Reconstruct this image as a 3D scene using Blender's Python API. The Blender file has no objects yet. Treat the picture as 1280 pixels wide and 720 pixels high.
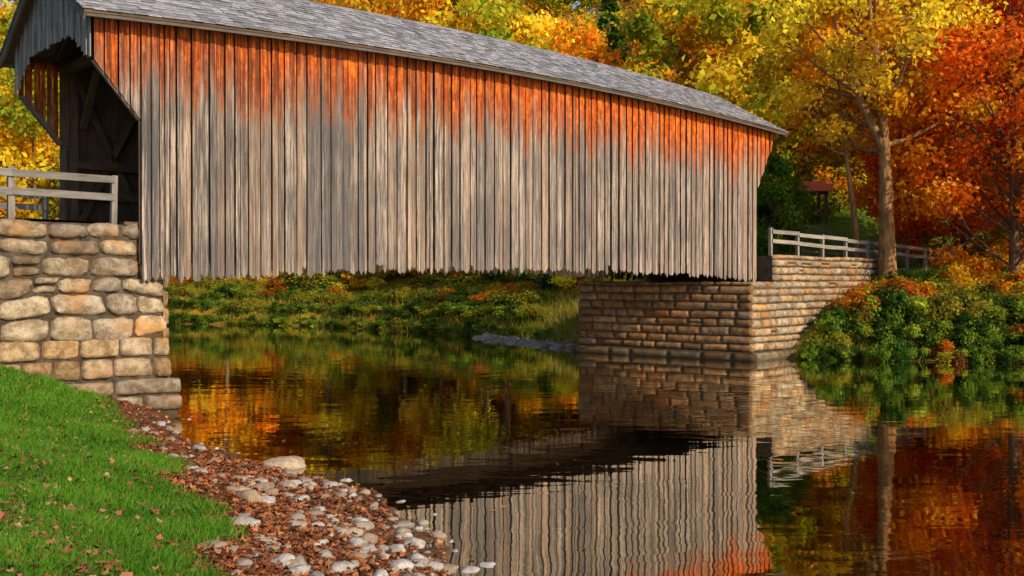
import bpy, math, random
import numpy as np
from mathutils import Vector, noise as mn
random.seed(5); np.random.seed(5)
scene=bpy.context.scene
col=scene.collection
# ---------------------------------------------------------------- helpers
def W(s,p,z): return (-8.1+.736*s-.677*p, 20.4+.677*s+.736*p, z)
def SP(x,y):
    dx=x+8.1; dy=y-20.4
    return dx*.736+dy*.677, -dx*.677+dy*.736
def sstep(a,b,x):
    t=np.clip((x-a)/(b-a),0,1); return t*t*(3-2*t)
def camb(s): return .34*(1-((s-12)/12.)**2)
def ze(s): return 8.68+.3*s/24.+camb(s)
def zb(s): return 3.0+camb(min(max(s,0),24))

def np_mesh(name,verts,faces,cols=None,uvs=None,mats=None,smooth=False,midx=None):
    verts=np.asarray(verts,dtype=np.float32); faces=np.asarray(faces,dtype=np.int32)
    me=bpy.data.meshes.new(name)
    me.vertices.add(len(verts)); me.vertices.foreach_set('co',verts.ravel())
    k=faces.shape[1]; M=len(faces)
    me.loops.add(M*k); me.loops.foreach_set('vertex_index',faces.ravel())
    me.polygons.add(M); me.polygons.foreach_set('loop_start',np.arange(0,M*k,k,dtype=np.int32))
    if midx is not None: me.polygons.foreach_set('material_index',np.asarray(midx,dtype=np.int32))
    me.update(calc_edges=True)
    if cols is not None:
        a=me.attributes.new('Col','FLOAT_COLOR','POINT'); c=np.ones((len(verts),4),dtype=np.float32); c[:,:3]=cols
        a.data.foreach_set('color',c.ravel())
    if smooth: me.polygons.foreach_set('use_smooth',np.ones(M,dtype=bool))
    for m in (mats or []): me.materials.append(m)
    return me

class MB:
    def __init__(s): s.v=[];s.f=[];s.c=[];s.uv=[]
    def add(s,vs,fs,c=(1,1,1),uv=None):
        o=len(s.v); s.v+= [tuple(v) for v in vs]; s.f+=[tuple(i+o for i in f) for f in fs]
        s.c+= [tuple(c)+(1,)]*len(vs); s.uv+= uv if uv else [(0,0)]*len(vs)
    def beam(s,a,b,w,h,c=None,up=(0,0,1)):
        a=Vector(a);b=Vector(b);d=(b-a).normalized();up=Vector(up)
        if abs(d.dot(up))>.95: up=Vector((.677,-.736,0))
        x=d.cross(up).normalized(); y=x.cross(d).normalized()
        if c is None: r=random.random(); c=(r,random.random(),0)
        vs=[];L=(b-a).length;uv=[]
        for q,vv in((a,0),(b,L)):
            for i,j in((-1,-1),(1,-1),(1,1),(-1,1)):
                vs.append(q+x*(w/2*i)+y*(h/2*j)); uv.append((i*w/2+j*h/2+c[0]*17,vv))
        s.add(vs,[(0,1,2,3),(7,6,5,4),(0,4,5,1),(1,5,6,2),(2,6,7,3),(3,7,4,0)],c,uv)
    def mesh(s,name,mat,smooth=False):
        me=bpy.data.meshes.new(name); me.from_pydata(s.v,[],s.f)
        a=me.attributes.new('Col','FLOAT_COLOR','POINT'); a.data.foreach_set('color',np.array(s.c,dtype=np.float32).ravel())
        u=me.attributes.new('st','FLOAT2','POINT'); u.data.foreach_set('vector',np.array(s.uv,dtype=np.float32).ravel())
        me.materials.append(mat)
        if smooth: me.polygons.foreach_set('use_smooth',np.ones(len(me.polygons),dtype=bool))
        me.update(); return me
def obj(name,data,parent=None,loc=None,rz=0,sc=1):
    o=bpy.data.objects.new(name,data); col.objects.link(o)
    if parent: o.parent=parent
    if loc is not None: o.location=loc
    o.rotation_euler=(0,0,rz); o.scale=(sc,)*3 if not isinstance(sc,tuple) else sc
    return o
def empty(name): 
    o=bpy.data.objects.new(name,None); col.objects.link(o); o.empty_display_size=.3; return o

class NT:
    def __init__(s,name):
        s.m=bpy.data.materials.new(name); s.m.use_nodes=True; s.t=s.m.node_tree; s.t.nodes.clear()
        s.out=s.t.nodes.new('ShaderNodeOutputMaterial')
    def n(s,ty,**kw):
        x=s.t.nodes.new(ty)
        for k,v in kw.items(): setattr(x,k,v)
        return x
    def set(s,sock,v):
        if isinstance(v,bpy.types.NodeSocket): s.t.links.new(v,sock)
        elif isinstance(v,tuple) and len(v)==3 and sock.type=='RGBA': sock.default_value=v+(1,)
        else: sock.default_value=v
    def math(s,op,a,b=0,c=None,clamp=False):
        x=s.n('ShaderNodeMath',operation=op,use_clamp=clamp); s.set(x.inputs[0],a); s.set(x.inputs[1],b)
        if c is not None: s.set(x.inputs[2],c)
        return x.outputs[0]
    def mr(s,v,a,b,c=0,d=1):
        x=s.n('ShaderNodeMapRange',interpolation_type='SMOOTHSTEP'); s.set(x.inputs[0],v)
        for i,q in enumerate((a,b,c,d)): s.set(x.inputs[i+1],q)
        return x.outputs[0]
    def mix(s,f,a,b,bt='MIX'):
        x=s.n('ShaderNodeMix',data_type='RGBA',blend_type=bt); s.set(x.inputs[0],f); s.set(x.inputs[6],a); s.set(x.inputs[7],b); return x.outputs[2]
    def noise(s,vec,scale,detail=4,rough=.6,dist=0):
        x=s.n('ShaderNodeTexNoise'); s.set(x.inputs['Vector'],vec); x.inputs['Scale'].default_value=scale
        x.inputs['Detail'].default_value=detail; x.inputs['Roughness'].default_value=rough; x.inputs['Distortion'].default_value=dist
        return x.outputs[0]
    def pos(s): return s.n('ShaderNodeNewGeometry').outputs['Position']
    def attr(s,name):
        return s.n('ShaderNodeAttribute',attribute_name=name)
    def scale(s,vec,xyz):
        x=s.n('ShaderNodeVectorMath',operation='MULTIPLY'); s.set(x.inputs[0],vec); x.inputs[1].default_value=xyz; return x.outputs[0]
    def sep(s,v):
        x=s.n('ShaderNodeSeparateXYZ'); s.set(x.inputs[0],v); return x.outputs
    def comb(s,x_,y_,z_=0):
        x=s.n('ShaderNodeCombineXYZ'); s.set(x.inputs[0],x_); s.set(x.inputs[1],y_); s.set(x.inputs[2],z_); return x.outputs[0]
    def bump(s,h,st=.5,d=.02):
        x=s.n('ShaderNodeBump'); s.set(x.inputs['Height'],h); x.inputs['Strength'].default_value=st; x.inputs['Distance'].default_value=d; return x.outputs[0]
    def bsdf(s,color,rough=.8,normal=None,spec=.3):
        x=s.n('ShaderNodeBsdfPrincipled'); s.set(x.inputs['Base Color'],color); s.set(x.inputs['Roughness'],rough)
        x.inputs['Specular IOR Level'].default_value=spec
        if normal: s.set(x.inputs['Normal'],normal)
        return x.outputs[0]
    def fin(s,sh): s.t.links.new(sh,s.out.inputs[0]); return s.m

# ---------------------------------------------------------------- materials
def mat_siding():
    m=NT('weathered_siding'); st=m.attr('st').outputs['Vector']; c=m.sep(m.attr('Col').outputs['Color'])
    u,v,_=m.sep(st)
    shift=m.math('MULTIPLY',c[0],31.0)
    broad=m.noise(m.comb(m.math('MULTIPLY',u,.35),m.math('MULTIPLY',v,.2)),1.0,3)
    st1=m.noise(m.comb(m.math('MULTIPLY',u,16),m.math('MULTIPLY',v,.5),shift),1.0,5,.68)
    grain=m.noise(m.comb(m.math('MULTIPLY',u,80),m.math('MULTIPLY',v,1.6),shift),1.0,4,.65)
    blot=m.noise(m.comb(m.math('MULTIPLY',u,6),m.math('MULTIPLY',v,3.0),shift),1.0,6,.75)
    big=m.noise(m.comb(m.math('MULTIPLY',u,.9),m.math('MULTIPLY',v,.45),3.3),1.0,4,.6)
    mm=m.math('ADD',v,m.math('MULTIPLY',m.math('SUBTRACT',st1,.5),3.0))
    mm=m.math('ADD',mm,m.math('MULTIPLY',m.math('SUBTRACT',blot,.5),1.8))
    mm=m.math('ADD',mm,m.math('MULTIPLY',m.math('SUBTRACT',c[0],.5),1.0))
    mm=m.math('ADD',mm,m.math('MULTIPLY',m.math('SUBTRACT',broad,.5),1.4))
    mm=m.math('SUBTRACT',mm,m.mr(u,9,22,0,.30))
    red=m.mr(mm,.65,2.25,1,0)
    left=m.mr(u,9,1)
    g=m.mix(m.mr(st1,.34,.66),(.115,.10,.093),(.52,.425,.355))
    g=m.mix(m.mr(big,.42,.66,0,.55),g,(.12,.115,.118))
    g=m.mix(m.math('MULTIPLY',left,m.mr(st1,.58,.4,0,.55)),g,(.075,.07,.072))
    g=m.mix(m.mr(grain,.52,.38,0,.85),g,(.04,.034,.032))
    g=m.mix(m.mr(c[1],.6,1,0,.7),g,m.mix(.5,g,(.42,.26,.15)))
    g=m.mix(m.mr(c[0],.6,.0,0,.5),g,(.085,.075,.07))
    g=m.mix(m.math('MULTIPLY',c[2],.76),g,(.055,.06,.07))
    r=m.mix(m.mr(grain,.36,.62),(.16,.028,.008),(.60,.105,.008))
    r=m.mix(m.mr(blot,.44,.70),r,(.86,.24,.014))
    dk=m.math('MULTIPLY',m.mr(st1,.60,.42,0,1),m.mr(u,19,3,.22,.85))
    r=m.mix(dk,r,(.075,.028,.016))
    r=m.mix(m.mr(v,.36,.10,0,.8),r,(.03,.013,.008))  # eave shadow painted dark into the top of the boards
    col_=m.mix(red,g,r)
    edge=m.math('MULTIPLY',m.mr(red,.02,.35),m.mr(red,.8,.35)); col_=m.mix(m.math('MULTIPLY',edge,.6),col_,(.26,.09,.03))
    col_=m.mix(m.mr(blot,.67,.75,0,.65),col_,(.03,.023,.02))
    h=m.math('ADD',grain,m.math('MULTIPLY',st1,.6))
    return m.fin(m.bsdf(col_,.85,m.bump(h,.8,.018),.2))
def mat_wood(name,a,b,dark=(.04,.03,.025)):
    m=NT(name); st=m.attr('st').outputs['Vector']; c=m.sep(m.attr('Col').outputs['Color']); u,v,_=m.sep(st)
    g=m.noise(m.comb(m.math('MULTIPLY',u,60),m.math('MULTIPLY',v,2),m.math('MULTIPLY',c[0],31)),1,4)
    s2=m.noise(m.comb(m.math('MULTIPLY',u,7),m.math('MULTIPLY',v,1.2),m.math('MULTIPLY',c[0],11)),1,4)
    k=m.mix(m.mr(s2,.3,.7),a,b); k=m.mix(m.mr(g,.5,.75,0,.8),k,dark); k=m.mix(m.math('MULTIPLY',c[0],.35),k,dark)
    return m.fin(m.bsdf(k,.8,m.bump(g,.6,.01),.25))
def mat_shingle():
    m=NT('slate_shingles'); c=m.sep(m.attr('Col').outputs['Color']); p=m.pos()
    k=m.mix(c[0],(.13,.14,.175),(.36,.37,.43)); n=m.noise(p,9,5); k=m.mix(m.mr(n,.4,.75,0,.6),k,(.06,.06,.07))
    n2=m.noise(p,.6,3); k=m.mix(m.mr(n2,.5,.75,0,.4),k,(.2,.19,.16))
    return m.fin(m.bsdf(k,.6,m.bump(n,.5,.01),.4))
def mat_stone(name,rust=.5):
    m=NT(name); colr=m.attr('Col').outputs['Color']; p=m.pos()
    n=m.noise(p,4,8,.72); n2=m.noise(p,26,6,.7); n3=m.noise(p,1.4,3)
    k=m.mix(m.mr(n,.36,.64),m.mix(1,colr,(.42,.37,.32),'MULTIPLY'),colr)
    k=m.mix(m.mr(n2,.5,.72,0,.65),k,(.10,.085,.065))
    k=m.mix(m.mr(n3,.5,.7,0,rust),k,m.mix(1,colr,(1.0,.66,.36),'MULTIPLY'))
    z=m.sep(p)[2]
    damp=m.mr(m.math('ADD',z,m.math('MULTIPLY',n,.5)),.35,.85,.7,0)
    k=m.mix(damp,k,(.06,.055,.035))
    h=m.math('ADD',n,m.math('MULTIPLY',n2,.5))
    return m.fin(m.bsdf(k,.9,m.bump(h,1.0,.06),.2))
def mat_leaf(name,trans=.45):
    m=NT(name); c=m.attr('Col').outputs['Color']
    oi=m.n('ShaderNodeObjectInfo').outputs['Random']
    hs=m.n('ShaderNodeHueSaturation'); m.set(hs.inputs['Color'],c); m.set(hs.inputs['Hue'],m.mr(oi,0,1,.488,.510)); m.set(hs.inputs['Value'],m.mr(m.math('FRACT',m.math('MULTIPLY',oi,7.3)),0,1,.8,1.15))
    d=m.n('ShaderNodeBsdfDiffuse'); m.set(d.inputs[0],hs.outputs[0])
    t=m.n('ShaderNodeBsdfTranslucent'); m.set(t.inputs[0],hs.outputs[0])
    x=m.n('ShaderNodeMixShader'); x.inputs[0].default_value=trans; m.set(x.inputs[1],d.outputs[0]); m.set(x.inputs[2],t.outputs[0])
    return m.fin(x.outputs[0])
def mat_bark(name,a=(.22,.14,.08),b=(.07,.045,.03)):
    m=NT(name); p=m.pos(); n=m.noise(m.scale(p,(6,6,1.2)),1.5,6,.7)
    return m.fin(m.bsdf(m.mix(m.mr(n,.35,.65),b,a),.9,m.bump(n,.9,.05),.1))
def mat_ground():
    m=NT('ground_cover'); c=m.sep(m.attr('Col').outputs['Color']); p=m.pos()
    n=m.noise(p,.7,5); nf=m.noise(p,14,6,.7); nm=m.noise(p,3.5,5)
    z=m.sep(p)[2]
    grass=m.mix(m.mr(nm,.3,.7),(.05,.11,.015),(.14,.21,.03)); grass=m.mix(m.mr(nf,.45,.75,0,.5),grass,(.07,.08,.015))
    litter=m.mix(m.mr(nf,.3,.7),(.06,.03,.018),(.22,.11,.05)); litter=m.mix(m.mr(nm,.5,.7,0,.6),litter,(.14,.075,.03))
    forest=m.mix(m.mr(n,.4,.6),(.34,.20,.02),(.14,.16,.02)); forest=m.mix(m.mr(nf,.4,.7,0,.7),forest,(.46,.30,.03))
    bed=m.mix(m.mr(nm,.35,.65),(.045,.027,.014),(.19,.11,.05)); bed=m.mix(m.mr(z,-.15,-.75),bed,(.045,.036,.012))
    k=m.mix(c[0],litter,grass); k=m.mix(c[2],k,forest)
    k=m.mix(m.mr(z,.1,-.03),k,bed)
    return m.fin(m.bsdf(k,.95,m.bump(nf,.8,.04),.1))
def mat_road():
    m=NT('gravel_road'); p=m.pos(); n=m.noise(p,12,6,.7); return m.fin(m.bsdf(m.mix(n,(.10,.085,.07),(.24,.2,.16)),.95,m.bump(n,.6,.02),.1))
def mat_water():
    m=NT('river_water_surface'); p=m.pos()
    w1=m.noise(m.scale(p,(.7,1.5,1)),1.1,2,.5,.4); w2=m.noise(m.scale(p,(1,1.7,1)),7,3,.5)
    pt=m.noise(p,.12,2)
    h=m.math('ADD',w1,m.math('MULTIPLY',w2,m.mr(pt,.35,.65,.01,.06)))
    nb=m.bump(h,.11,.05)
    f=m.n('ShaderNodeFresnel'); f.inputs['IOR'].default_value=1.5; m.set(f.inputs['Normal'],nb)
    fac=m.math('MULTIPLY_ADD',f.outputs[0],1.4,.24,clamp=True)
    g=m.n('ShaderNodeBsdfGlossy'); g.inputs['Roughness'].default_value=.02; m.set(g.inputs['Normal'],nb); g.inputs[0].default_value=(1,.96,.86,1)
    t=m.n('ShaderNodeBsdfTransparent'); t.inputs[0].default_value=(.68,.54,.31,1)
    x=m.n('ShaderNodeMixShader'); m.set(x.inputs[0],fac); m.set(x.inputs[1],t.outputs[0]); m.set(x.inputs[2],g.outputs[0])
    return m.fin(x.outputs[0])
def mat_pebble():
    m=NT('river_pebble'); c=m.attr('Col').outputs['Color']; p=m.pos(); n=m.noise(p,14,6,.7); n2=m.noise(p,60,4)
    k=m.mix(m.mr(n,.35,.65,0,.6),c,(.18,.14,.11)); return m.fin(m.bsdf(k,.8,m.bump(m.math('ADD',n,n2),.7,.015),.2))
M_SID=mat_siding(); M_DARK=mat_wood('old_dark_timber',(.075,.045,.028),(.15,.095,.06))
M_GREY=mat_wood('weathered_grey_board',(.14,.145,.155),(.34,.33,.33)); M_TRIM=mat_wood('dark_eave_trim',(.07,.06,.055),(.16,.14,.13))
M_FEN=mat_wood('fence_grey_wood',(.13,.125,.12),(.26,.245,.23),(.05,.045,.04)); M_FENW=mat_wood('fence_pale_wood',(.20,.19,.17),(.36,.33,.29),(.08,.07,.06))
M_SH=mat_shingle(); M_ST=mat_stone('abutment_stone',.6); M_ST2=mat_stone('warm_abutment_stone',.85); M_LEAF=mat_leaf('autumn_leaves',.5); M_LIT=mat_leaf('fallen_leaf',.15)
M_GRASS=mat_leaf('grass_blade',.4); M_BARK=mat_bark('bark'); M_BARKG=mat_bark('golden_bark',(.40,.22,.09),(.15,.08,.035)); M_GR=mat_ground(); M_ROAD=mat_road(); M_WAT=mat_water(); M_PEB=mat_pebble()
mm=NT('red_metal_roof'); M_RED=mm.fin(mm.bsdf(mm.mix(mm.noise(mm.pos(),6,4),(.40,.06,.03),(.70,.14,.06)),.5))

# ---------------------------------------------------------------- terrain
RIV=np.array([(.6,-40),(.3,4),(-.6,9.3),(-.9,10.5),(-1.9,13),(-4.5,15.5),(-6.5,18),(-7.9,21.5),(-9.2,24.3),(-13,28.5),(-24,36),(-70,48),
 (-70,72),(-23,64),(-12.4,60.5),(-5,53),(.4,46),(2.3,41.5),(4.0,41),(10.2,35.6),(11.5,35.2),(19,33.2),(40,28),(70,5),(70,-40)],dtype=float)
def sdist(x,y):
    best=np.full(x.shape,1e9); inside=np.zeros(x.shape,bool); n=len(RIV)
    for i in range(n):
        ax,ay=RIV[i]; bx,by=RIV[(i+1)%n]; dx,dy=bx-ax,by-ay
        t=np.clip(((x-ax)*dx+(y-ay)*dy)/(dx*dx+dy*dy),0,1)
        best=np.minimum(best,(x-ax-t*dx)**2+(y-ay-t*dy)**2)
        c=((ay>y)!=(by>y)); 
        if dy!=0: inside^= c&(x<(bx-ax)*(y-ay)/dy+ax)
    d=np.sqrt(best); d+=.18*np.sin(x*1.7+y*.6)*np.sin(y*1.3-x*.5)*np.minimum(1,d+.6)
    return np.where(inside,-d,d)
def farw(s,y): return np.maximum(sstep(6,12,s),sstep(52,58,y))
def H(x,y):
    x=np.asarray(x,float); y=np.asarray(y,float)
    d=sdist(x,y); s,p=SP(x,y)
    dl=np.maximum(d,0)
    hl=.02+.20*np.minimum(dl,4)+.07*np.clip(dl-4,0,20)+.6*sstep(-7.5,-10.5,x)*sstep(10,17,y)
    hf=1.7*sstep(0,3.5,dl)+.16*np.clip(dl-3,0,1e9)+.16*np.clip(dl-14,0,45)+.2*np.clip(dl-30,0,40)
    wf=farw(s,y); h=hl*(1-wf)+hf*wf
    h=h+(.03*np.sin(x*2.3+1)*np.cos(y*1.9)+.03*np.sin(x*.9-y*1.1))*np.minimum(1,dl)+wf*np.minimum(1,dl/6)*.5*np.sin(x*.23+1)*np.cos(y*.19)
    bed=-np.minimum(1.1,.16*np.abs(d))
    h=np.where(d>0,h,bed)
    wl=sstep(.3,-.2,s)*sstep(.35,.7,p)*sstep(9.5,5.7,p)
    h=h*(1-wl)+4.15*wl
    wr=sstep(24.3,24.9,s)*sstep(0,.35,p)*sstep(10,5.5,p)*sstep(60,40,s)
    zr=3.85-.02*(s-24)
    h=h*(1-wr)+zr*wr
    return h
def axis(segs):
    out=[]
    for a,b,st in segs: out.append(np.arange(a,b,st))
    return np.concatenate(out)
gx=axis([(-400,-60,12),(-60,-24,1.2),(-24,24,.2),(24,60,1),(60,401,12)])
gy=axis([(-150,0,10),(0,4,.5),(4,46,.2),(46,110,.8),(110,420,10)])
X,Y=np.meshgrid(gx,gy); Z=H(X,Y)
nx,ny=len(gx),len(gy)
idx=np.arange(nx*ny).reshape(ny,nx)
F=np.stack([idx[:-1,:-1],idx[:-1,1:],idx[1:,1:],idx[1:,:-1]],-1).reshape(-1,4)
D=sdist(X,Y); S_,P_=SP(X,Y); wf=farw(S_,Y)
GB=np.array([(-2.35,4),(-2.3,7.9),(-4.0,11.5),(-5.4,14.0),(-7.3,17.5),(-8.6,20.0)])
def grassw(x,y):
    bx=np.interp(y,GB[:,1],GB[:,0])+.25*np.sin(y*2.1)+.15*np.sin(y*5.3+x)
    return sstep(.15,-.25,x-bx)
gw=grassw(X,Y)*(1-wf)
fgr=wf*sstep(12,16,X)*sstep(6,9,D)*sstep(40,30,D)   # right hillside lawn
R=np.clip(np.maximum(gw,fgr),0,1); B=wf*(1-fgr)
cols=np.stack([R,0*R,B],-1).reshape(-1,3)
obj('ground',np_mesh('ground',np.stack([X,Y,Z],-1).reshape(-1,3),F,cols,mats=[M_GR],smooth=True))
wv=[(-120,-60,0),(120,-60,0),(120,90,0),(-120,90,0)]
obj('river_water',np_mesh('river_water',wv,[(0,1,2,3)],mats=[M_WAT]))
# road
rd=MB()
ss=np.linspace(-30,0,16)
for i in range(15):
    a,b=ss[i],ss[i+1]; rd.add([W(a,.45,4.27),W(b,.45,4.27),W(b,5.2,4.27),W(a,5.2,4.27)],[(0,1,2,3)])
obj('road',rd.mesh('road',M_ROAD)); rd=MB()
ss=np.linspace(24,60,19)
for i in range(18):
    a,b=ss[i],ss[i+1]; za,zb_=3.95-.02*(a-24),3.95-.02*(b-24); rd.add([W(a,.45,za),W(b,.45,zb_),W(b,5.2,zb_),W(a,5.2,za)],[(0,1,2,3)])
obj('road',rd.mesh('road_b',M_ROAD))

# ---------------------------------------------------------------- covered bridge
BR=empty('covered_bridge')
def plank_wall(pf,sgn,name,mat):
    mb=MB(); s=-.98; i=0
    def lowz(q):
        if q<=0.001: return 7.68+(q+.98)/.98*(6.5-7.68)
        return 6.55+(q-24.0)/1.1*1.8
    while s<25.1:
        w=random.choice((random.uniform(.10,.14),random.uniform(.14,.19),random.uniform(.17,.23)))
        if s<0<s+w: w=-s
        if s<24<s+w+.03: w=max(24-s,.05)
        g=random.uniform(.010,.034); sm=s+w/2
        off=(.040 if i%2 else 0)+random.uniform(0,.02)
        diag = sm<0 or sm>24.0
        t=ze(sm)+.10
        tw=random.uniform(-.016,.016); lean=0 if diag else random.uniform(-.014,.014)
        a0,a1=s+min(g,w*.2),s+w
        if diag: bl,bc,br_=lowz(a0),lowz((a0+a1)/2),lowz(a1)
        else:
            b=zb(sm)+random.uniform(-.08,.06)
            if random.random()<.1: b+=random.uniform(-.08,.14)
            pt=random.uniform(.02,.11); bl=b+random.uniform(0,.04); br_=b+random.uniform(0,.04); bc=b-pt
        r1,r2=random.random(),random.random()
        dk=0
        if 4.15<sm<5.45: dk=random.uniform(.7,1)
        elif random.random()<.14: dk=random.uniform(.3,.9)
        elif 1.2<sm<2.2: dk=random.uniform(.1,.8)
        pfr=pf-sgn*off; pbk=pf+sgn*.02-sgn*off
        fr=[];uv=[]
        for (q,zz,tt) in ((a0,t,-tw),(a1,t,tw),(a1+lean,br_,tw),((a0+a1)/2+lean,bc,0),(a0+lean,bl,-tw)):
            fr.append((q,pfr+tt,zz)); uv.append((q,t-zz))
        bk=[(q,pbk,zz) for q,_,zz in fr]
        vs=[W(*k) for k in fr]+[W(*k) for k in bk]
        fs=[(0,1,2,3,4),(9,8,7,6,5)]+[(j,j+5,(j+1)%5+5,(j+1)%5) for j in range(5)]
        mb.add(vs,fs,(r1,r2,dk),uv+uv)
        s+=w; i+=1
    obj(name,mb.mesh(name,mat),BR)
plank_wall(0.0,1,'siding_boards_river_side',M_SID)
plank_wall(5.5,-1,'siding_boards_back',M_SID)
def roofz(s,p): return ze(s)+1.78*(1-abs(p-2.75)/3.15)
def gable(s0,name,face):
    mb=MB(); p=.02;i=0
    while p<5.46:
        w=random.uniform(.16,.24); w=min(w,5.48-p); pm=p+w/2
        q=min(pm,5.5-pm)
        b=7.62+min(q,1.25)*.62 if face<0 else 8.1+min(q,1.25)*.3
        b+=random.uniform(-.03,.03)
        off=(.025 if i%2 else 0)*face
        vs=[];uv=[];c=(random.random(),random.random(),0)
        for ds in (0,.022):
            for pp,zz in((p+.012,roofz(s0,p)-.07),(p+w,roofz(s0,p+w)-.07),(p+w,b),(p+.012,b)):
                vs.append(W(s0+off+ds*-face,pp,zz)); uv.append((pp,8-zz))
        mb.add(vs,[(0,1,2,3),(7,6,5,4),(0,4,5,1),(1,5,6,2),(2,6,7,3),(3,7,4,0)],c,uv); p+=w;i+=1
    obj(name,mb.mesh(name,M_GREY),BR)
gable(-1.03,'gable_boards_west',-1); gable(25.12,'gable_boards_east',1)
# roof deck + shingles
dk=MB(); N=40
S0,S1=-1.3,25.5
for side in (0,1):
    for i in range(N):
        a=S0+(S1-S0)*i/N; b=S0+(S1-S0)*(i+1)/N
        pe=-.46 if side==0 else 5.96
        vs=[]
        for s in(a,b):
            for (p,dz) in ((pe,0),(2.75,0),(2.75,-.06),(pe,-.06)):
                vs.append(W(s,p,roofz(s,p)+dz))
        dk.add(vs,[(0,1,5,4),(1,2,6,5),(2,3,7,6),(3,0,4,7)]+([(0,3,2,1)] if i==0 else [])+([(4,5,6,7)] if i==N-1 else []),(random.random(),0,0),[(0,s*.2) for s in (a,a,a,a,b,b,b,b)])
obj('roof_deck',dk.mesh('roof_deck',M_DARK),BR)
sh=MB(); rows=17
for side in (0,1):
    for r in range(rows):
        f0=r/rows; f1=min(1.0,(r+1.25)/rows)
        p0=-.50+(2.75+.50)*f0; p1=-.50+(2.75+.50)*f1
        if side: p0,p1=5.5-p0,5.5-p1
        s=S0-.03+random.uniform(-.2,0)
        while s<S1:
            w=random.uniform(.2,.34); a=max(s,S0-.04); b=min(s+w-.006,S1+.04)
            if b>a+.02:
                lift=.04+random.uniform(0,.014); j=random.uniform(-.014,.014)
                vs=[W(a,p0+j,roofz(a,p0)+lift),W(b,p0+j,roofz(b,p0)+lift),W(b,p1,roofz(b,p1)+.012),W(a,p1,roofz(a,p1)+.012),
                    W(a,p0+j,roofz(a,p0)+lift-.02),W(b,p0+j,roofz(b,p0)+lift-.02)]
                sh.add(vs,[(0,1,2,3),(4,5,1,0),(4,0,3),(1,5,2)],(random.random()**1.3,0,0))
            s+=w
for i in range(60):
    a=S0+(S1-S0)*i/60;b=S0+(S1-S0)*(i+1)/60
    for sg in(-1,1):
        sh.add([W(a,2.75,roofz(a,2.75)+.06),W(b,2.75,roofz(b,2.75)+.06),W(b,2.75+sg*.16,roofz(b,2.75+.16)+.035),W(a,2.75+sg*.16,roofz(a,2.75+.16)+.035)],[(0,1,2,3)],(random.random()*.6,0,0))
obj('roof_shingles',sh.mesh('roof_shingles',M_SH),BR)
tr=MB()
for s0,fc in((S0+.02,-1),(S1-.02,1)):
    for pe in(-.42,5.92):
        tr.beam(W(s0,pe,roofz(s0,pe)-.14),W(s0,2.75,roofz(s0,2.75)-.14),.05,.17)
for q in range(26):
    a=S0+.05+(S1-S0-.1)*q/26; b=S0+.05+(S1-S0-.1)*(q+1)/26
    for pe in(-.42,5.92): tr.beam(W(a,pe,roofz(a,pe)-.11),W(b,pe,roofz(b,pe)-.11),.03,.09,(.9,.5,0))
for pe in(.09,5.41):
    tr.beam(W(-.93,pe,7.66),W(.02,pe,6.52),.10,.12)
    tr.beam(W(.08,pe,6.45),W(.08,pe,3.4),.12,.12)
obj('eave_and_rake_trim',tr.mesh('eave_trim',M_TRIM),BR)
ti=MB()
def fz(s): return 4.28-.25*s/24+camb(min(max(s,0),24))*.9
for pe in(.22,5.28):
    for q in range(13):
        s=.3+q*1.95
        s=min(s,23.8)
        ti.beam(W(s,pe,3.3+camb(s)),W(s,pe,ze(s)+.0),.18,.2)
        if q<12:
            s2=min(s+1.95,23.8)
            ti.beam(W(s,pe,4.2),W(s2,pe,8.3),.14,.16); ti.beam(W(s2,pe,4.2),W(s,pe,8.3),.14,.16)
            ti.beam(W(s,pe,ze(s)-.1),W(s2,pe,ze(s2)-.1),.2,.25)
            ti.beam(W(s,pe,3.62+camb(s)),W(s2,pe,3.62+camb(s2)),.24,.3)
            for zz in(5.2,6.0): ti.beam(W(s,pe+(.2 if pe<2 else -.2),zz),W(s2,pe+(.2 if pe<2 else -.2),zz),.06,.2)
for q in range(32):
    s=-.9+q*.85
    if s>25.2: break
    for sg,pe in((0,-.3),(1,5.8)): ti.beam(W(s,pe,roofz(s,pe)-.13),W(s,2.75,roofz(s,2.75)-.13),.08,.12)
    if q%2==0 and s<24: ti.beam(W(max(s,.1),.1,ze(s)-.2),W(max(s,.1),5.4,ze(s)-.2),.2,.22)
    if 0<s<24: ti.beam(W(s,.1,3.9+camb(s)),W(s,5.4,3.9+camb(s)),.22,.26)
for sx in (.5,): 
    ti.beam(W(sx,.3,7.0),W(sx,1.6,ze(sx)-.2),.14,.14); ti.beam(W(sx,5.2,7.0),W(sx,3.9,ze(sx)-.2),.14,.14)
for q in range(60):
    s=-.1+q*.405; ti.beam(W(s,.12,fz(s)-.05),W(s,5.38,fz(s)-.05),.39,.07)
# boarding that closes the wall behind the outer siding
for pe in(.075,5.425):
    for q in range(0,24,1):
        s=q+.5
        ti.beam(W(s,pe,3.32+camb(s)),W(s,pe,ze(s)),1.0,.02,(.9,.2,0),up=(-.677,.736,0) )
obj('truss_and_floor_timbers',ti.mesh('truss',M_DARK),BR)

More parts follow.
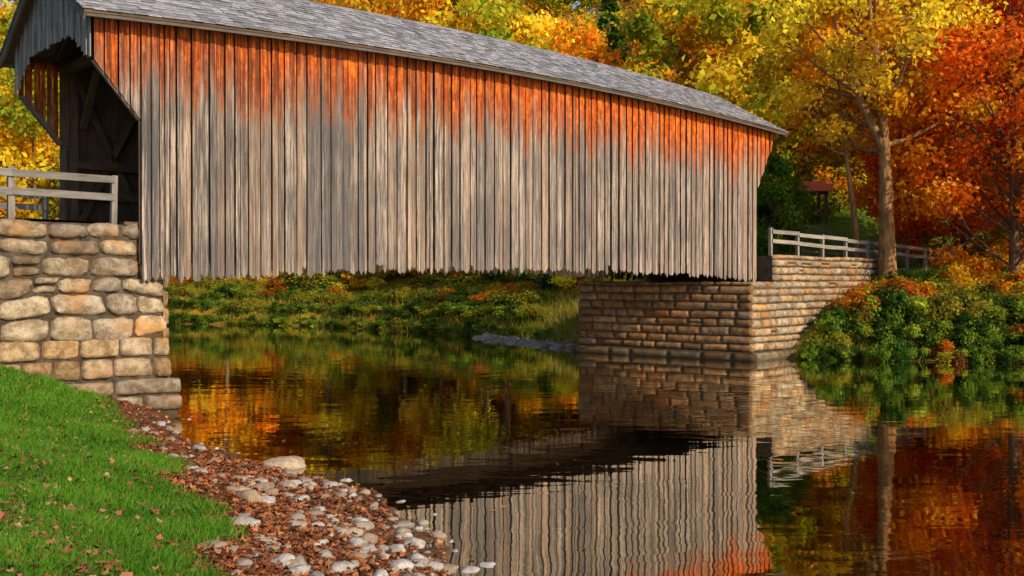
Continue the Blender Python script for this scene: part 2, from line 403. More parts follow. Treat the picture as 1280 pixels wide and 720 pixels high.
# ---------------------------------------------------------------- masonry
def block(mb,P,u0,u1,z0,z1,cell,rough,c,bul,warp,seed,rs=.05):
    nu=max(3,min(12,int((u1-u0)/cell)+2)); nv=max(3,min(9,int((z1-z0)/cell)+2))
    base=random.uniform(-.5,1)*bul*.5; tu=random.uniform(-.05,.05)*bul*6; tv=random.uniform(-.05,.05)*bul*6
    bs=random.uniform(0,50); vs=[]
    for j in range(nv+1):
        for i in range(nu+1):
            a=i/nu;b=j/nv
            a=.5-.5*math.cos(math.pi*a)*(.75)-.5*.25*(1-2*a); b=.5-.5*math.cos(math.pi*b)*.75-.5*.25*(1-2*b)
            u=u0+(u1-u0)*a; z=z0+(z1-z0)*b
            e=min(u-u0,u1-u,z-z0,z1-z)
            ex=mn.noise(Vector((u*1.1+seed,z*1.3,3.1)))*warp; ez=mn.noise(Vector((u*.8,z*1.1+seed,7.7)))*warp
            o=base+tu*(a-.5)+tv*(b-.5)+bul*(1-math.exp(-max(e,0)/rs))
            o+=rough*mn.noise(Vector((u*5,z*5,seed+bs)))+rough*.5*mn.noise(Vector((u*14,z*14,seed+5)))
            if i in(0,nu) or j in(0,nv): o=-.10
            ja=.3*rough*mn.noise(Vector((u*9,z*9,seed+9)))
            ca=abs(2*a-1); cb_=abs(2*b-1); rc=max(0,ca+cb_-1.55)*warp*.9
            vs.append(P(u+ex+ja-(1 if a>.5 else -1)*rc,z+ez+ja-(1 if b>.5 else -1)*rc,o))
    fs=[(j*(nu+1)+i,j*(nu+1)+i+1,(j+1)*(nu+1)+i+1,(j+1)*(nu+1)+i) for j in range(nv) for i in range(nu)]
    mb.add(vs,fs,c)
def masonry(mb,P,u0,u1,z0,z1,ch,bl,cell,rough,pal,bul=.05,warp=.05,seed=0,split=.2,rs=.05,g=.008):
    z=z0
    while z<z1-.05:
        h=random.uniform(*ch)
        if z+h>z1-.12: h=z1-z
        u=u0
        while u<u1-.02:
            l=random.uniform(*bl); 
            if u+l>u1-.22: l=u1-u
            c=random.choice(pal); k=random.uniform(.72,1.2); c=tuple(min(.62,q*k) for q in c)
            uu=u+l
            if random.random()<split and l<.8 and h>.26:
                hz=h*random.uniform(.4,.6)
                block(mb,P,u+g,uu-g,z+g,z+hz-g,cell,rough,c,bul,warp,seed,rs); block(mb,P,u+g,uu-g,z+hz+g,z+h-g,cell,rough,tuple(q*.9 for q in c),bul,warp,seed,rs)
            else: block(mb,P,u+g,uu-g,z+g,z+h-g,cell,rough,c,bul,warp,seed,rs)
            u+=l
        z+=h
PAL=[(.46,.37,.25),(.50,.42,.30),(.38,.30,.20),(.42,.36,.28),(.54,.41,.25),(.34,.28,.21),(.30,.26,.21)]
PALW=[(.50,.35,.19),(.54,.40,.24),(.42,.28,.15),(.46,.37,.26)]
PALD=[tuple(q*k for q,k in zip(c,(.74,.60,.50))) for c in PALW]  # warm stones darkened: shade under the bridge put into their colour
AB=empty('stone_abutment')
mb=MB(); 
masonry(mb,lambda u,z,o: W(u,.18-o,z),-9,.62,1.75,4.22,(.32,.48),(.5,1.15),.065,.085,PAL,.10,.16,2,.12,.08,.012)
masonry(mb,lambda u,z,o: W(u,.12-o,z),-9,.72,.85,1.75,(.42,.48),(.45,.95),.07,.05,PALW,.08,.06,4,.05,.06,.012)
masonry(mb,lambda u,z,o: W(u,-.02-o,z),-9,.92,.1,.85,(.36,.42),(.8,1.5),.09,.04,PAL,.06,.05,6,0,.06,.012)
masonry(mb,lambda u,z,o: W(.66+o,u,z),.15,5.6,.1,4.0,(.3,.42),(.5,1.1),.12,.03,PALW,.05,.04,8,.1)
obj('wing_wall_stones',mb.mesh('abut_l',M_ST,True),AB)
def hexa(mb,pts8,c=(.12,.10,.08)): mb.add(pts8,[(3,2,1,0),(4,5,6,7),(0,1,5,4),(1,2,6,5),(2,3,7,6),(3,0,4,7)],c)
def boxsp(mb,s0,s1,p0,p1,z0,z1,sk=0,c=(.12,.10,.08)):
    hexa(mb,[W(s0,p0,z0),W(s1,p0,z0),W(s1,p1,z0),W(s0-sk,p1,z0),W(s0,p0,z1),W(s1,p0,z1),W(s1,p1,z1),W(s0-sk,p1,z1)],c)
mb=MB(); boxsp(mb,-14,.60,.20,5.6,-.6,4.20); boxsp(mb,-14,.66,.15,5.5,-.5,1.70)
boxsp(mb,-14,.84,.03,5.4,-.4,.80); obj('rubble_core',mb.mesh('abut_l_core',M_ST),AB)
AB2=empty('stone_abutment'); mb=MB()
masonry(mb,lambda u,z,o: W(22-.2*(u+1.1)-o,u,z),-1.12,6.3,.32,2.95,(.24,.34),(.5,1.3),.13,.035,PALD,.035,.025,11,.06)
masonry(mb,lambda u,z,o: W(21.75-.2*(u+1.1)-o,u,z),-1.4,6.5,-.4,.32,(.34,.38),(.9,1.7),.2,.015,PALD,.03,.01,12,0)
masonry(mb,lambda u,z,o: W(u,-1.1-o,z),22,33,.32,2.95,(.24,.34),(.4,1.1),.13,.04,PALW+PAL[:2],.05,.03,13,.15)
masonry(mb,lambda u,z,o: W(u,-1.35-o,z),21.8,33,-.4,.32,(.34,.38),(.9,1.7),.2,.02,PALW,.03,.01,14,0)
masonry(mb,lambda u,z,o: W(u,-.75-o,z),24.1,33,2.93,3.98,(.22,.30),(.35,1.0),.12,.04,PAL[:2]+PALW,.05,.03,15,.15)
obj('abutment_stones',mb.mesh('abut_r',M_ST2,True),AB2)
mb=MB(); boxsp(mb,22.06,33,-1.05,6.2,-.9,2.9,1.46); boxsp(mb,21.82,33,-1.29,6.4,-.9,.30,1.54); boxsp(mb,24.15,33,-.70,5.7,2.85,3.93)
obj('rubble_core',mb.mesh('abut_r_core',M_ST2),AB2)

# ---------------------------------------------------------------- fences
def fence(line,zf,name,ph=1.05,step=1.75,rails=(.92,.58),rw=.15,mat=None):
    e=empty(name); mb=MB(); (x0,y0),(x1,y1)=line
    L=math.hypot(x1-x0,y1-y0); n=int(L/step); pts=[]
    for i in range(n+1):
        t=i/n; x=x0+(x1-x0)*t; y=y0+(y1-y0)*t; z=zf(x,y); pts.append((x,y,z))
        mb.beam((x,y,z-.25),(x+random.uniform(-.03,.03),y,z+ph+random.uniform(-.02,.03)),.12,.12)
    d=Vector((x1-x0,y1-y0,0)).normalized(); nrm=Vector((d.y,-d.x,0))
    if nrm.y>0: nrm=-nrm
    for i in range(n):
        for r in rails:
            a=Vector(pts[i])+nrm*.085+Vector((0,0,r+random.uniform(-.03,.03))); b=Vector(pts[i+1])+nrm*.085+Vector((0,0,r+random.uniform(-.03,.03)))
            mb.beam(a,b,.04,rw)
    obj('posts_and_rails',mb.mesh(name,mat or M_FENW),e); return e
a=W(-.43,.42,0);b=W(-12.6,.42,0); fence(((a[0],a[1]),(b[0],b[1])),lambda x,y:4.24,'wooden_fence',mat=M_FEN)
a=W(-.43,5.2,0);b=W(-12.6,5.2,0); fence(((a[0],a[1]),(b[0],b[1])),lambda x,y:4.24,'wooden_fence',mat=M_FEN)
a=W(24.3,-.45,0);b=W(42,-.45,0); fence(((a[0],a[1]),(b[0],b[1])),lambda x,y:3.93-.03*(SP(x,y)[0]-24),'wooden_fence',1.1,1.9,(.98,.6))
fh=lambda x,y: float(H(np.array([x]),np.array([y]))[0])
fence(((15.5,57.5),(24.5,53.5)),fh,'wooden_fence',1.1,1.6,(1.0,.55),.13)
fence(((16.0,51.5),(25,50)),fh,'wooden_fence',1.0,1.8,(.9,.5),.12)
# small shelter on the hillside
SHD=empty('garden_shelter'); mb=MB(); mr_=MB(); cx,cy=19.0,60.0; cz=fh(cx,cy)+.5
for i in(-1,1):
    for j in(-1,1): mb.beam((cx+i*.9,cy+j*.7,cz-1.2),(cx+i*.9,cy+j*.7,cz+1.7),.14,.14)
mb.beam((cx-1,cy-.7,cz+1.7),(cx+1,cy-.7,cz+1.7),.12,.12); mb.beam((cx-1,cy+.7,cz+1.7),(cx+1,cy+.7,cz+1.7),.12,.12)
mb.beam((cx-.9,cy,cz+.3),(cx+.9,cy,cz+.3),.5,.08)
for j in(-1,1): mr_.beam((cx,cy+j*1.1,cz+1.75),(cx,cy,cz+2.45),2.7,.06,up=(0,0,1))
obj('posts',mb.mesh('sh_posts',M_DARK),SHD); obj('roof',mr_.mesh('sh_roof',M_RED),SHD)

# ---------------------------------------------------------------- vegetation
GOLD=(.90,.44,.02);YEL=(.95,.66,.045);ORG=(.90,.29,.018);RED=(.84,.16,.018);GRN=(.14,.24,.025);YG=(.54,.53,.035);DG=(.05,.11,.02);BRN=(.36,.17,.04)
def leaves(centers,radii,n,size,colors,rng,flat=.75,jit=.2):
    K=len(centers); ci=rng.integers(0,K,n)
    dirs=rng.normal(size=(n,3)); dirs/=np.linalg.norm(dirs,axis=1)[:,None]
    r=rng.random(n)**.5*radii[ci]*(1+.15*rng.normal(size=n))
    off=dirs*r[:,None]; off[:,2]*=flat
    P=centers[ci]+off
    nrm=dirs*.7+rng.normal(size=(n,3))*.6; nrm[:,2]+=.3; nrm/=np.linalg.norm(nrm,axis=1)[:,None]
    t=np.cross(nrm,rng.normal(size=(n,3))); t/=np.linalg.norm(t,axis=1)[:,None]; b=np.cross(nrm,t)
    sz=size*rng.uniform(.6,1.3,n)[:,None]
    V=np.stack([P-t*sz*.5,P+b*sz*.36+nrm*sz*.1,P+t*sz*.55,P-b*sz*.36+nrm*sz*.1],1).reshape(-1,3)
    Fc=np.arange(n*4).reshape(n,4)
    c=colors[ci]*(1+jit*rng.normal(size=(n,1)))*(1+.08*rng.normal(size=(n,3)))
    c=np.clip(c,.004,.95); return V,Fc,np.repeat(c,4,0)
def tube(V,F,C,pts,rad,k=7):
    pts=[Vector(p) for p in pts]; base=len(V)
    for i,p in enumerate(pts):
        d=(pts[min(i+1,len(pts)-1)]-pts[max(i-1,0)]).normalized(); x=d.cross(Vector((.3,.9,.1))).normalized(); y=d.cross(x)
        for j in range(k):
            a=2*math.pi*j/k; V.append(tuple(p+(x*math.cos(a)+y*math.sin(a))*rad[i]*(1+.08*math.sin(3*a+i))))
    for i in range(len(pts)-1):
        for j in range(k):
            F.append((base+i*k+j,base+i*k+(j+1)%k,base+(i+1)*k+(j+1)%k,base+(i+1)*k+j))
def tree(name,seed,h,cr,cb,nl,ls,pal,bark,trunk_r=.25,nc=34,clr=.30,lean=(0,0),conifer=False,fork=False,limb=1,steep=0):
    rng=np.random.default_rng(seed); rr=random.Random(seed); V=[];F=[];C=[]
    tp=[];n=8; th=h*(.95 if conifer else .82)
    for i in range(n+1):
        t=i/n; tp.append((lean[0]*t+.25*math.sin(t*5+seed)*t*(0 if conifer else 1),lean[1]*t+.25*math.cos(t*4+seed)*t*(0 if conifer else 1),th*t-.5*(1-t)))
    tr_=[trunk_r*(1.35 if i==0 else 1)*(1-.88*(i/n)) for i in range(n+1)]
    tube(V,F,C,tp,tr_,9)
    if fork:
        for (dx,dy,z0,z1,rf) in fork:
            f=(z0+.5)/(th+.5)*n; i0=int(f); s0=Vector(tp[i0]).lerp(Vector(tp[i0+1]),f-i0); e=Vector((dx,dy,z1)); r0=trunk_r*rf
            tube(V,F,C,[s0,s0.lerp(e,.25)+Vector((dx*.08,dy*.08,.0)),s0.lerp(e,.6)+Vector((dx*.06,0,.2)),e],[r0,r0*.8,r0*.5,r0*.15],8)
    cen=[];rad=[]
    if conifer:
        lv=int(h/0.7)
        for i in range(lv):
            z=cb+(h-cb)*i/lv; R=cr*(1-i/lv)+.15
            for q in range(max(3,int(7*(1-i/lv))+3)):
                a=rr.random()*6.28
                for f in(.35,.7,1): cen.append((R*f*math.cos(a),R*f*math.sin(a),z-.25*R*f)); rad.append(.28+.28*R*.3)
    else:
        for i in range(nc):
            while True:
                q=np.array([rr.uniform(-1,1),rr.uniform(-1,1),rr.uniform(-1,1)]); l=np.linalg.norm(q)
                if .35<l<1: break
            zc=(cb+h)/2; hz=(h-cb)/2
            taper=1-.35*max(0,q[2])
            c=(q[0]*cr*taper+lean[0]*.7,q[1]*cr*taper+lean[1]*.7,zc+q[2]*hz)
            cen.append(c); rad.append(cr*clr*rr.uniform(.7,1.35))
            hd=math.hypot(c[0],c[1])
            tz=max(h*(.22-steep*.15),min(th*.92,c[2]-rr.uniform(.25+steep*.4,.5+steep*.6)*hd-.5)); f=(tz+.5)/(th+.5)*n
            i0=min(n-1,int(f)); s0=Vector(tp[i0]).lerp(Vector(tp[i0+1]),f-i0)
            e=Vector(c); mid=s0.lerp(e,.5)+Vector((rr.uniform(-.3,.3),rr.uniform(-.3,.3),-.25+rr.uniform(-.2,.3)))
            r0=min(trunk_r*.36,tr_[i0]*.7)*limb
            if steep and c[2]<h*.3: continue
            tube(V,F,C,[s0,s0.lerp(mid,.5)+Vector((0,0,-.1)),mid,mid.lerp(e,.55)+Vector((0,0,.12)),e],[r0,r0*.75,r0*.55,r0*.35,r0*.12],5)
            for w in range(3):
                d=Vector((rr.uniform(-1,1),rr.uniform(-1,1),rr.uniform(-.3,1)))*rad[-1]
                tube(V,F,C,[mid.lerp(e,.6),e+d*.4,e+d],[r0*.25,r0*.15,r0*.05],4)
    cen=np.array(cen);rad=np.array(rad)
    pc=np.array([pal[rr.randrange(len(pal))] for _ in cen])
    pc=pc*np.array([rr.uniform(.7,1.2) for _ in cen])[:,None]
    LV,LF,LC=leaves(cen,rad,nl,ls,pc,rng)
    V=np.array(V);F=np.array(F)
    vv=np.concatenate([V,LV]); ff=np.concatenate([F,LF+len(V)]); cc=np.concatenate([np.ones((len(V),3))*.2,LC])
    mi=np.concatenate([np.zeros(len(F)),np.ones(len(LF))])
    return np_mesh(name,vv,ff,cc,mats=[bark,M_LEAF],midx=mi)
def bush(name,seed,r,h,nl,ls,pal):
    rng=np.random.default_rng(seed); rr=random.Random(seed); V=[];F=[];C=[]; cen=[];rad=[]
    for i in range(16):
        a=rr.random()*6.28; q=rr.random()**.6*r*.85; z=rr.uniform(.15,1)*h*(1-.5*q/r)
        cen.append((q*math.cos(a),q*math.sin(a),z)); rad.append(r*rr.uniform(.2,.42))
        tube(V,F,C,[(0,0,-.3),(q*.4*math.cos(a),q*.4*math.sin(a),z*.5),(q*1.1*math.cos(a),q*1.1*math.sin(a),z*1.15)],[.035,.025,.008],4)
    cen=np.array(cen);rad=np.array(rad); pc=np.array([pal[rr.randrange(len(pal))] for _ in cen])*np.array([rr.uniform(.6,1.3) for _ in cen])[:,None]
    LV,LF,LC=leaves(cen,rad,nl,ls,pc,rng,.9)
    V=np.array(V);F=np.array(F)
    return np_mesh(name,np.concatenate([V,LV]),np.concatenate([F,LF+len(V)]),np.concatenate([np.ones((len(V),3))*.2,LC]),mats=[M_BARK,M_LEAF],midx=np.concatenate([np.zeros(len(F)),np.ones(len(LF))]))
TV={}
for i,(k,pal) in enumerate({'gold':[GOLD,GOLD,YEL,ORG],'yellow':[YEL,YEL,GOLD,YEL],'yg':[YG,YG,YEL,(.34,.40,.03)],'orange':[ORG,ORG,GOLD,GOLD],'red':[RED,ORG,ORG],'green':[GRN,YG,YG],'gold2':[GOLD,YG,YEL,BRN]}.items()):
    TV[k]=tree('forest_'+k,20+i,random.uniform(14,18),random.uniform(4.6,5.4),random.uniform(1.0,2),5400,.43,pal,M_BARK,.22)
TV['conifer']=tree('forest_conifer',40,17,3.2,1.5,6000,.36,[DG,DG,GRN],M_BARK,.25,conifer=True)
FO=empty('distant_forest')
rr=random.Random(77)
def put(k,x,y,sc=None,parent=FO,name='forest_tree',dz=-.1):
    sc=sc or rr.uniform(.85,1.25)
    return obj(name,TV[k],parent,(x,y,fh(x,y)+dz),rr.random()*6.28,(sc*rr.uniform(.9,1.1),sc*rr.uniform(.9,1.1),sc))
yy=60.
while yy<122:
    sp=5.8+ (yy-60)*.04
    xx=-.66*yy
    while xx<.66*yy:
        x=xx+rr.uniform(-2,2); y=yy+rr.uniform(-2,2); xx+=sp
        d=float(sdist(np.array([x]),np.array([y]))[0])
        px=640+1170*x/y
        if d<7: continue
        if 960<px<1130 and y<76: continue
        if px<330: k=rr.choices(['yellow','yg','gold'],[4,3,3])[0]
        elif px<700: k=rr.choices(['gold','orange','yg','yellow','gold2'],[5,2,2,4,1])[0]
        elif px<980: k=rr.choices(['yg','gold2','yellow','gold','green','conifer','orange'],[3,3,4,4,.6,.8,1])[0]
        elif px<1160: k=rr.choices(['yellow','gold'],[6,2])[0]
        else: k=rr.choices(['orange','gold','red','yellow'],[5,2,3,1])[0]
        put(k,x,y,rr.uniform(1.3,1.6) if (y>100 and px<620) else None)
    yy+=sp*.9
for x,y,k in((-30,42,'yellow'),(-38,50,'yg'),(-33,55,'gold'),(-44,44,'gold')): put(k,x,y,.9)
def single(name,me,x,y,sc=1,rz=0,dz=-.1,scz=None): return obj(name,me,None,(x,y,fh(x,y)+dz),rz,(sc,sc,scz or sc))
big=tree('golden_maple_mesh',101,17.5,5.4,6.0,11500,.25,[YEL,YEL,GOLD,YEL],M_BARKG,.42,46,.21,(-.5,.3),fork=[(-3.2,0,6.5,14.5,.5),(2.0,.5,8.0,14.5,.42),(-1.5,-.8,9,16,.35)])
single('golden_maple_tree',big,16.6,41.2)
slim=tree('slim_mesh',102,13,2.8,6.5,3600,.22,[YEL,GOLD],M_BARKG,.19,20,.28,(-1.0,.2))
single('birch_tree',slim,15.9,42.6)
redm=tree('red_maple_mesh',103,16.5,5.4,.4,27000,.27,[ORG,RED,RED,(.92,.34,.03)],M_BARK,.26,120,.25,limb=.6,steep=1)
single('red_maple_tree',redm,22.0,41.0,.95); single('red_maple_tree',redm,29.0,46,1.1,2)
single('red_maple_tree',redm,21.6,49.5,.62,3); single('red_maple_tree',redm,24.5,50.5,1.0,5)
gr=tree('greenmesh',104,7,2.2,.5,8000,.2,[GRN,DG,GRN,(.10,.2,.02)],M_BARK,.15,30,.32)
single('evergreen_shrub_tree',gr,13.2,47.0,.85); single('evergreen_shrub_tree',gr,12.6,49.5,1.0,2)
single('yellow_maple_tree',TV['yellow'],18.5,72,1,3); single('yellow_maple_tree',TV['yellow'],24.5,66,.9,3); single('yellow_maple_tree',TV['yellow'],21.5,69,.8,1); single('yellow_maple_tree',TV['yg'],16.5,66,.7,4)
BV=[bush('bush_green',1,1.5,1.7,3000,.165,[GRN,(.18,.28,.03),(.24,.30,.03),DG]),bush('bush_olive',2,1.5,1.6,2900,.165,[(.36,.38,.03),GRN,(.30,.26,.03),(.24,.28,.03)]),
    bush('bush_orange',3,1.4,1.5,2700,.165,[(.62,.20,.02),(.60,.32,.02),(.36,.36,.03),BRN]),bush('bush_dark',4,1.6,1.5,3000,.155,[DG,GRN,GRN,(.22,.28,.03)]),bush('bush_gold',5,1.3,1.6,2500,.165,[GOLD,YEL,YG])]
BK=empty('riverbank_shrubs')
def walk(pts,step):
    out=[]
    for (a,b) in zip(pts[:-1],pts[1:]):
        L=math.hypot(b[0]-a[0],b[1]-a[1]); n=max(1,int(L/step))
        for i in range(n): t=(i+rr.random()*.8)/n; out.append((a[0]+(b[0]-a[0])*t,a[1]+(b[1]-a[1])*t,(b[1]-a[1])/L,-(b[0]-a[0])/L))
    return out
far=[(-40,67),(-23,64),(-12.4,60.5),(-5,53),(-.2,47.6),(1.2,45.5)]
for row,(off,wt,k0) in enumerate(((.6,[4,3,0,5,0],.75),(2.0,[4,4,.3,3,.1],.9),(3.6,[3,5,.8,1,.2],1.0),(5.4,[2,5,1.4,.5,.8],1.1),(8,[1,3,2,0,4],1.9),(12,[0,2,2,0,5],2.4),(17,[0,2,2,0,6],2.7))):
    for (x,y,nx_,ny_) in walk(far,1.15 if row<4 else 2.6):
        if ny_<0: nx_,ny_=-nx_,-ny_
        x+=nx_*off; y+=ny_*off
        if x>1.8 and row<4: continue
        k=rr.choices(range(5),wt)[0]; sc=rr.uniform(.55,.9)*k0
        obj('shrub',BV[k],BK,(x,y,max(0,fh(x,y))-.15),rr.random()*6.28,(sc*1.15,sc*1.15,sc*rr.uniform(.6,.9)))
right=[(11.8,35.2),(19,33.4),(30,30.4),(38,28.6)]
for row,(off,wt,zs) in enumerate(((.2,[4,3,.4,5,.0],.65),(1.2,[4,4,.8,4,.2],.85),(2.6,[4,4,1.2,2,.5],.95),(4.4,[3,4,2,.5,1.0],1.0),(6.2,[2,3,3,0,2],1.0))):
    for (x,y,nx_,ny_) in walk(right,.85):
        if ny_<0: nx_,ny_=-nx_,-ny_
        x+=nx_*off; y+=ny_*off
        s,p=SP(x,y)
        if p>-1.9: continue
        if x>19: wt2=[1,2,5,.5,2.5]
        else: wt2=wt
        k=rr.choices(range(5),wt2)[0]; sc=rr.uniform(.6,.95)*zs
        if x<13.5: sc*=.7
        obj('shrub',BV[k],BK,(x,y,max(0,fh(x,y))-.1),rr.random()*6.28,(sc*1.1,sc*1.1,sc*rr.uniform(.9,1.2)))
for x,y,sc,k in((11.6,35.7,.45,3),(12.2,36.0,.6,1),(12.9,36.6,.75,0),(13.4,37.2,.8,1),(11.2,35.4,.3,0),(14.2,37.6,.9,2)):
    obj('shrub',BV[k],BK,(x,y,max(0,fh(x,y))-.1),rr.random()*6.28,sc)
for i in range(30):
    x=rr.uniform(16,34); y=rr.uniform(45,66)
    if float(sdist(np.array([x]),np.array([y]))[0])<8: continue
    if 15<x<23.5 and 48<y<62: continue
    obj('shrub',BV[rr.choice([0,1,2,4,4])],BK,(x,y,fh(x,y)-.1),rr.random()*6.28,rr.uniform(.6,1.1))
for i in range(16):
    x=rr.uniform(15.5,25); y=rr.uniform(63,69)
    obj('shrub',BV[rr.choice([1,4,4])],BK,(x,y,fh(x,y)-.1),rr.random()*6.28,rr.uniform(1.2,2.2))

# ---------------------------------------------------------------- grass & leaves
rng=np.random.default_rng(9)
def blades(name,x,y,z,hgt,wd,cc,lean=.5):
    n=len(x); an=rng.random(n)*6.28; ln=rng.normal(size=(n,2))*lean
    V=np.stack([np.stack([x-np.cos(an)*wd,y-np.sin(an)*wd,z-.01],1),np.stack([x+np.cos(an)*wd,y+np.sin(an)*wd,z-.01],1),
      np.stack([x+ln[:,0]*hgt,y+ln[:,1]*hgt,z+hgt],1)],1).reshape(-1,3)
    obj(name,np_mesh(name,V,np.arange(n*3).reshape(n,3),np.repeat(cc,3,0),mats=[M_GRASS]))
n=260000
gy_=4.6+(21-4.6)*rng.random(n)**1.25; gx_=-gy_*.62+rng.random(n)*(gy_*.62-1.5)
s,p=SP(gx_,gy_); keep=(rng.random(n)<grassw(gx_,gy_))&(p<.05)
gx_,gy_=gx_[keep],gy_[keep]; n=len(gx_); gz=H(gx_,gy_)
clump=.5+.5*np.sin(gx_*3.1+np.sin(gy_*2.3)*2)*np.sin(gy_*2.9+gx_)
hgt=(.04+.07*rng.random(n))*(.7+.8*clump)
pn=.5+.5*np.sin(gx_*2.1+np.sin(gy_*1.7)*2)*np.cos(gy_*1.3)
c0=np.array([.045,.15,.012]);c1=np.array([.15,.34,.03]); cc=c0+(c1-c0)*(pn*.4+.3*clump+.3*rng.random(n))[:,None]; dry=rng.random(n)<.07; cc[dry]=(.34,.28,.09)
blades('grass',gx_,gy_,gz,hgt,.005+.0012*gy_*rng.uniform(.5,1,n),cc,.6)
n=110000
tx=rng.uniform(-42,36,n); ty=rng.uniform(28,76,n); d=sdist(tx,ty); s,p=SP(tx,ty); w_=farw(s,ty)
keep=(d>.1)&(d<8)&(w_>.8)&((p<-1.5)|(p>7))
tx,ty,d=tx[keep],ty[keep],d[keep]; n=len(tx); tz=H(tx,ty)
pn=.5+.5*np.sin(tx*.9+np.sin(ty*.7)*2)*np.cos(ty*.6)
pal=np.array([(.14,.22,.03),(.26,.31,.04),(.38,.32,.06),(.40,.24,.05)]); ci=np.clip((pn*2.2+rng.random(n)*1.4).astype(int),0,3)
blades('bank_grass',tx,ty,tz,.3+.5*rng.random(n),.02+.02*rng.random(n),pal[ci]*rng.uniform(.7,1.2,n)[:,None],.4)
n=40000; tx=rng.uniform(13,32,n); ty=rng.uniform(42,66,n); s,p=SP(tx,ty); d=sdist(tx,ty); keep=((p<.2)|(p>5.6))&(d>6); tx,ty=tx[keep],ty[keep]; n=len(tx)
blades('lawn_grass',tx,ty,H(tx,ty),.12+.14*rng.random(n),.02+.015*rng.random(n),np.array([.22,.36,.04])*rng.uniform(.6,1.2,n)[:,None],.4)
def flat_leaves(name,px,py,size,rng,lift=.012,pal=((.22,.07,.03),(.36,.13,.045),(.13,.05,.028),(.30,.16,.08),(.45,.20,.08)),tilt=.4):
    n=len(px); pz=np.maximum(H(px,py),0)+lift+rng.random(n)*.015*(lift>.006)
    nrm=rng.normal(size=(n,3))*tilt; nrm[:,2]=1; nrm/=np.linalg.norm(nrm,axis=1)[:,None]
    t=np.cross(nrm,rng.normal(size=(n,3))); t/=np.linalg.norm(t,axis=1)[:,None]; b=np.cross(nrm,t)
    P=np.stack([px,py,pz],1); sz=(size*rng.uniform(.5,1.3,n))[:,None]; cu=nrm*sz*rng.uniform(.05,.45,n)[:,None]
    pts=[P-t*sz*.55, P-t*sz*.15+b*sz*.5+cu, P+t*sz*.12+b*sz*.26+cu*.4, P+t*sz*.55+cu, P+t*sz*.12-b*sz*.26+cu*.4, P-t*sz*.15-b*sz*.5+cu]
    V=np.stack(pts,1).reshape(-1,3); pal=np.array(pal); c=pal[rng.integers(0,len(pal),n)]*rng.uniform(.6,1.3,n)[:,None]
    return obj(name,np_mesh(name,V,np.arange(n*6).reshape(n,6),np.repeat(c,6,0),mats=[M_LIT]))
n=80000
ly=5+19*rng.random(n)**1.2; lx=-ly*.6+rng.random(n)*(ly*.6+.5)
d=sdist(lx,ly); g=grassw(lx,ly); s,p=SP(lx,ly)
keep=(d>.0)&(p<-.05)&(g<.9)&(rng.random(n)<np.clip(.2+d*.5,0,.95)); 
flat_leaves('leaf_litter',lx[keep],ly[keep],.065,rng)
n=6500; ly=5+16*rng.random(n)**1.1; lx=-ly*.6+rng.random(n)*(ly*.6-1.6); s,p=SP(lx,ly); g=grassw(lx,ly)
keep=(g>.5)&(p<-.05)&(rng.random(n)<.25+.75*(np.sin(lx*1.4+ly)>.0))
flat_leaves('scattered_leaves_on_grass',lx[keep],ly[keep],.062,rng,.065,((.42,.15,.09),(.50,.24,.14),(.30,.09,.05),(.55,.35,.16)))
n=900; ly=rng.uniform(8,34,n); lx=rng.uniform(-8,16,n); d=sdist(lx,ly)
keep=(d<-.05)&((rng.random(n)<np.exp(d*.7))|(rng.random(n)<.10))
flat_leaves('floating_leaves',lx[keep],ly[keep],.07,rng,.004,((.42,.15,.04),(.50,.30,.06),(.30,.10,.04)),.06)
# pebbles
import bmesh
bm=bmesh.new(); bmesh.ops.create_icosphere(bm,subdivisions=3,radius=1); iv=np.array([v.co[:] for v in bm.verts]); iF=np.array([[v.index for v in f.verts] for f in bm.faces]); bm.free()
def stone(x,y,r,sq,seed,z=None,tall=1):
    rg=random.Random(seed); V=iv.copy()
    o=Vector((seed*1.7,seed*.3,0)); f=np.array([1+.34*mn.noise(Vector(v)*1.1+o)+.16*mn.noise(Vector(v)*2.6+o) for v in iv])
    V=V*f[:,None]*np.array([1,rg.uniform(.55,.9),rg.uniform(.35,.6)*sq])*r; a=rg.random()*6.28
    R=np.array([[math.cos(a),-math.sin(a),0],[math.sin(a),math.cos(a),0],[0,0,1]]); V=V@R.T
    return V+np.array([x,y,(fh(x,y) if z is None else z)+r*.12*tall])
SV=[];SF=[];SC=[];off=0
cl=[(-3.7,12.3,.5),(-3.0,12.4,.5),(-1.9,11.0,.55),(-2.3,10.0,.6),(-1.6,10.2,.5),(-2.9,9.4,.5),(-1.9,9.0,.6),(-2.6,8.3,.6),(-1.4,8.7,.5),(-1.5,12.0,.5),(-6.9,18.3,.6),(-1.1,9.3,.3),(-2.2,12.6,.5)]
rr=random.Random(3)
for i in range(560):
    if rr.random()<.75:
        c=rr.choice(cl); x=c[0]+rr.gauss(0,c[2]); y=c[1]+rr.gauss(0,c[2]*1.1)
    else:
        y=rr.uniform(7,21); x=float(np.interp(y,[7,9.3,10.5,13,15.5,18,21.5],[-.4,-.6,-.9,-1.9,-4.5,-6.5,-7.9]))-rr.uniform(-.7,1.8)
    dd=float(sdist(np.array([x]),np.array([y]))[0])
    if dd<-.9 or float(grassw(np.array([x]),np.array([y]))[0])>.3: continue
    s,p=SP(x,y)
    if p>-.2: continue
    r=rr.uniform(.025,.06) if rr.random()<.62 else rr.uniform(.06,.14)
    V=stone(x,y,r,1,i); SV.append(V); SF.append(iF+off); off+=len(V)
    c=rr.choice([(.46,.44,.43),(.52,.51,.50),(.36,.33,.29),(.40,.32,.24),(.48,.46,.44),(.26,.25,.24),(.30,.23,.17)])
    SC.append(np.tile(c,(len(V),1)))
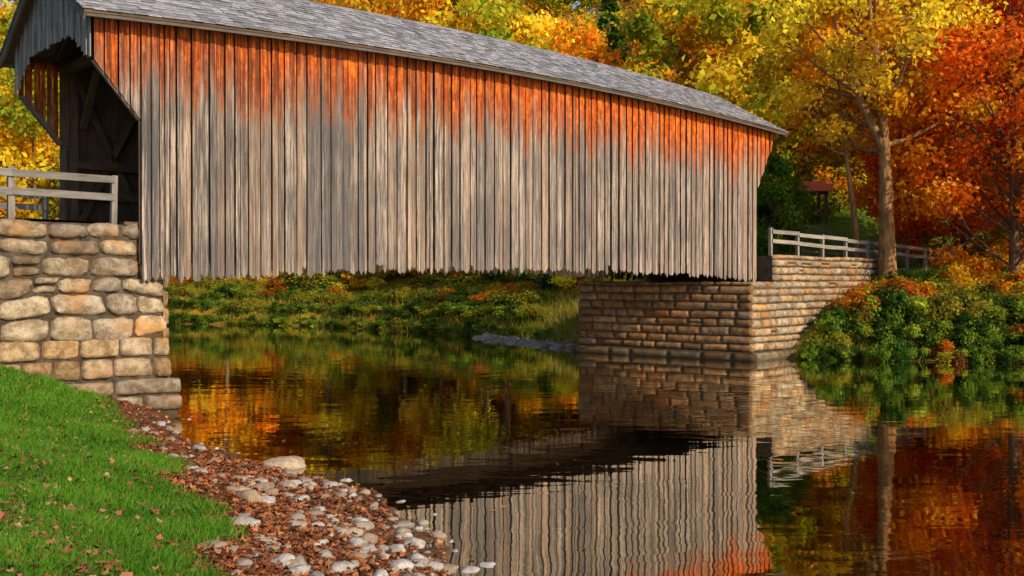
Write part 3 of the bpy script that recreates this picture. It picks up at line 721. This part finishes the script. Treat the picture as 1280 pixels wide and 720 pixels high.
obj('river_stones',np_mesh('river_stones',np.concatenate(SV),np.concatenate(SF),np.concatenate(SC),mats=[M_PEB],smooth=True))
V=stone(-3.65,14.9,.36,.75,901,0.02); obj('boulder',np_mesh('boulder',V,iF,np.tile((.46,.37,.27),(len(V),1)),mats=[M_PEB],smooth=True))
V=stone(-3.15,11.2,.2,1,911); obj('boulder',np_mesh('boulder2',V,iF,np.tile((.42,.31,.20),(len(V),1)),mats=[M_PEB],smooth=True))
SV=[];SF=[];SC=[];off=0
for i in range(220):
    t=rr.random(); x=-1.6+4.0*t+rr.gauss(0,.35); y=48.6-7.2*t+rr.gauss(0,.5)
    r=rr.uniform(.12,.32); V=stone(x,y,r,1.1,i+400,max(fh(x,y),-.05) if rr.random()<.8 else None); SV.append(V); SF.append(iF+off); off+=len(V)
    SC.append(np.tile(rr.choice([(.36,.31,.26),(.28,.23,.18),(.42,.38,.33)]),(len(V),1)))
obj('river_stones',np_mesh('river_stones_far',np.concatenate(SV),np.concatenate(SF),np.concatenate(SC),mats=[M_PEB],smooth=True))

# ---------------------------------------------------------------- light & camera
el=math.radians(28); ax,ay=.71,-.704
sd=Vector((ax*math.cos(el),ay*math.cos(el),math.sin(el)))
L=bpy.data.lights.new('sun','SUN'); L.energy=5.0; L.angle=math.radians(.6); L.color=(1,.80,.56)
lo=bpy.data.objects.new('sun',L); col.objects.link(lo); lo.rotation_euler=sd.to_track_quat('Z','Y').to_euler(); lo.location=(10,-20,30)
w=bpy.data.worlds.new('World'); scene.world=w; w.use_nodes=True; nt=w.node_tree
sk=nt.nodes.new('ShaderNodeTexSky'); sk.sky_type='NISHITA'; sk.sun_disc=False; sk.sun_elevation=el; sk.sun_rotation=math.atan2(ax,ay)
bg=nt.nodes['Background']; bg.inputs[1].default_value=.145; nt.links.new(sk.outputs[0],bg.inputs[0])
cam=bpy.data.cameras.new('cam'); cam.lens=32.9; cam.clip_end=2000; co=bpy.data.objects.new('camera',cam); col.objects.link(co)
co.location=(0,0,3); co.rotation_euler=(math.radians(90-.49),0,0); scene.camera=co
scene.view_settings.view_transform='Standard'; scene.view_settings.look='None'; scene.view_settings.exposure=0
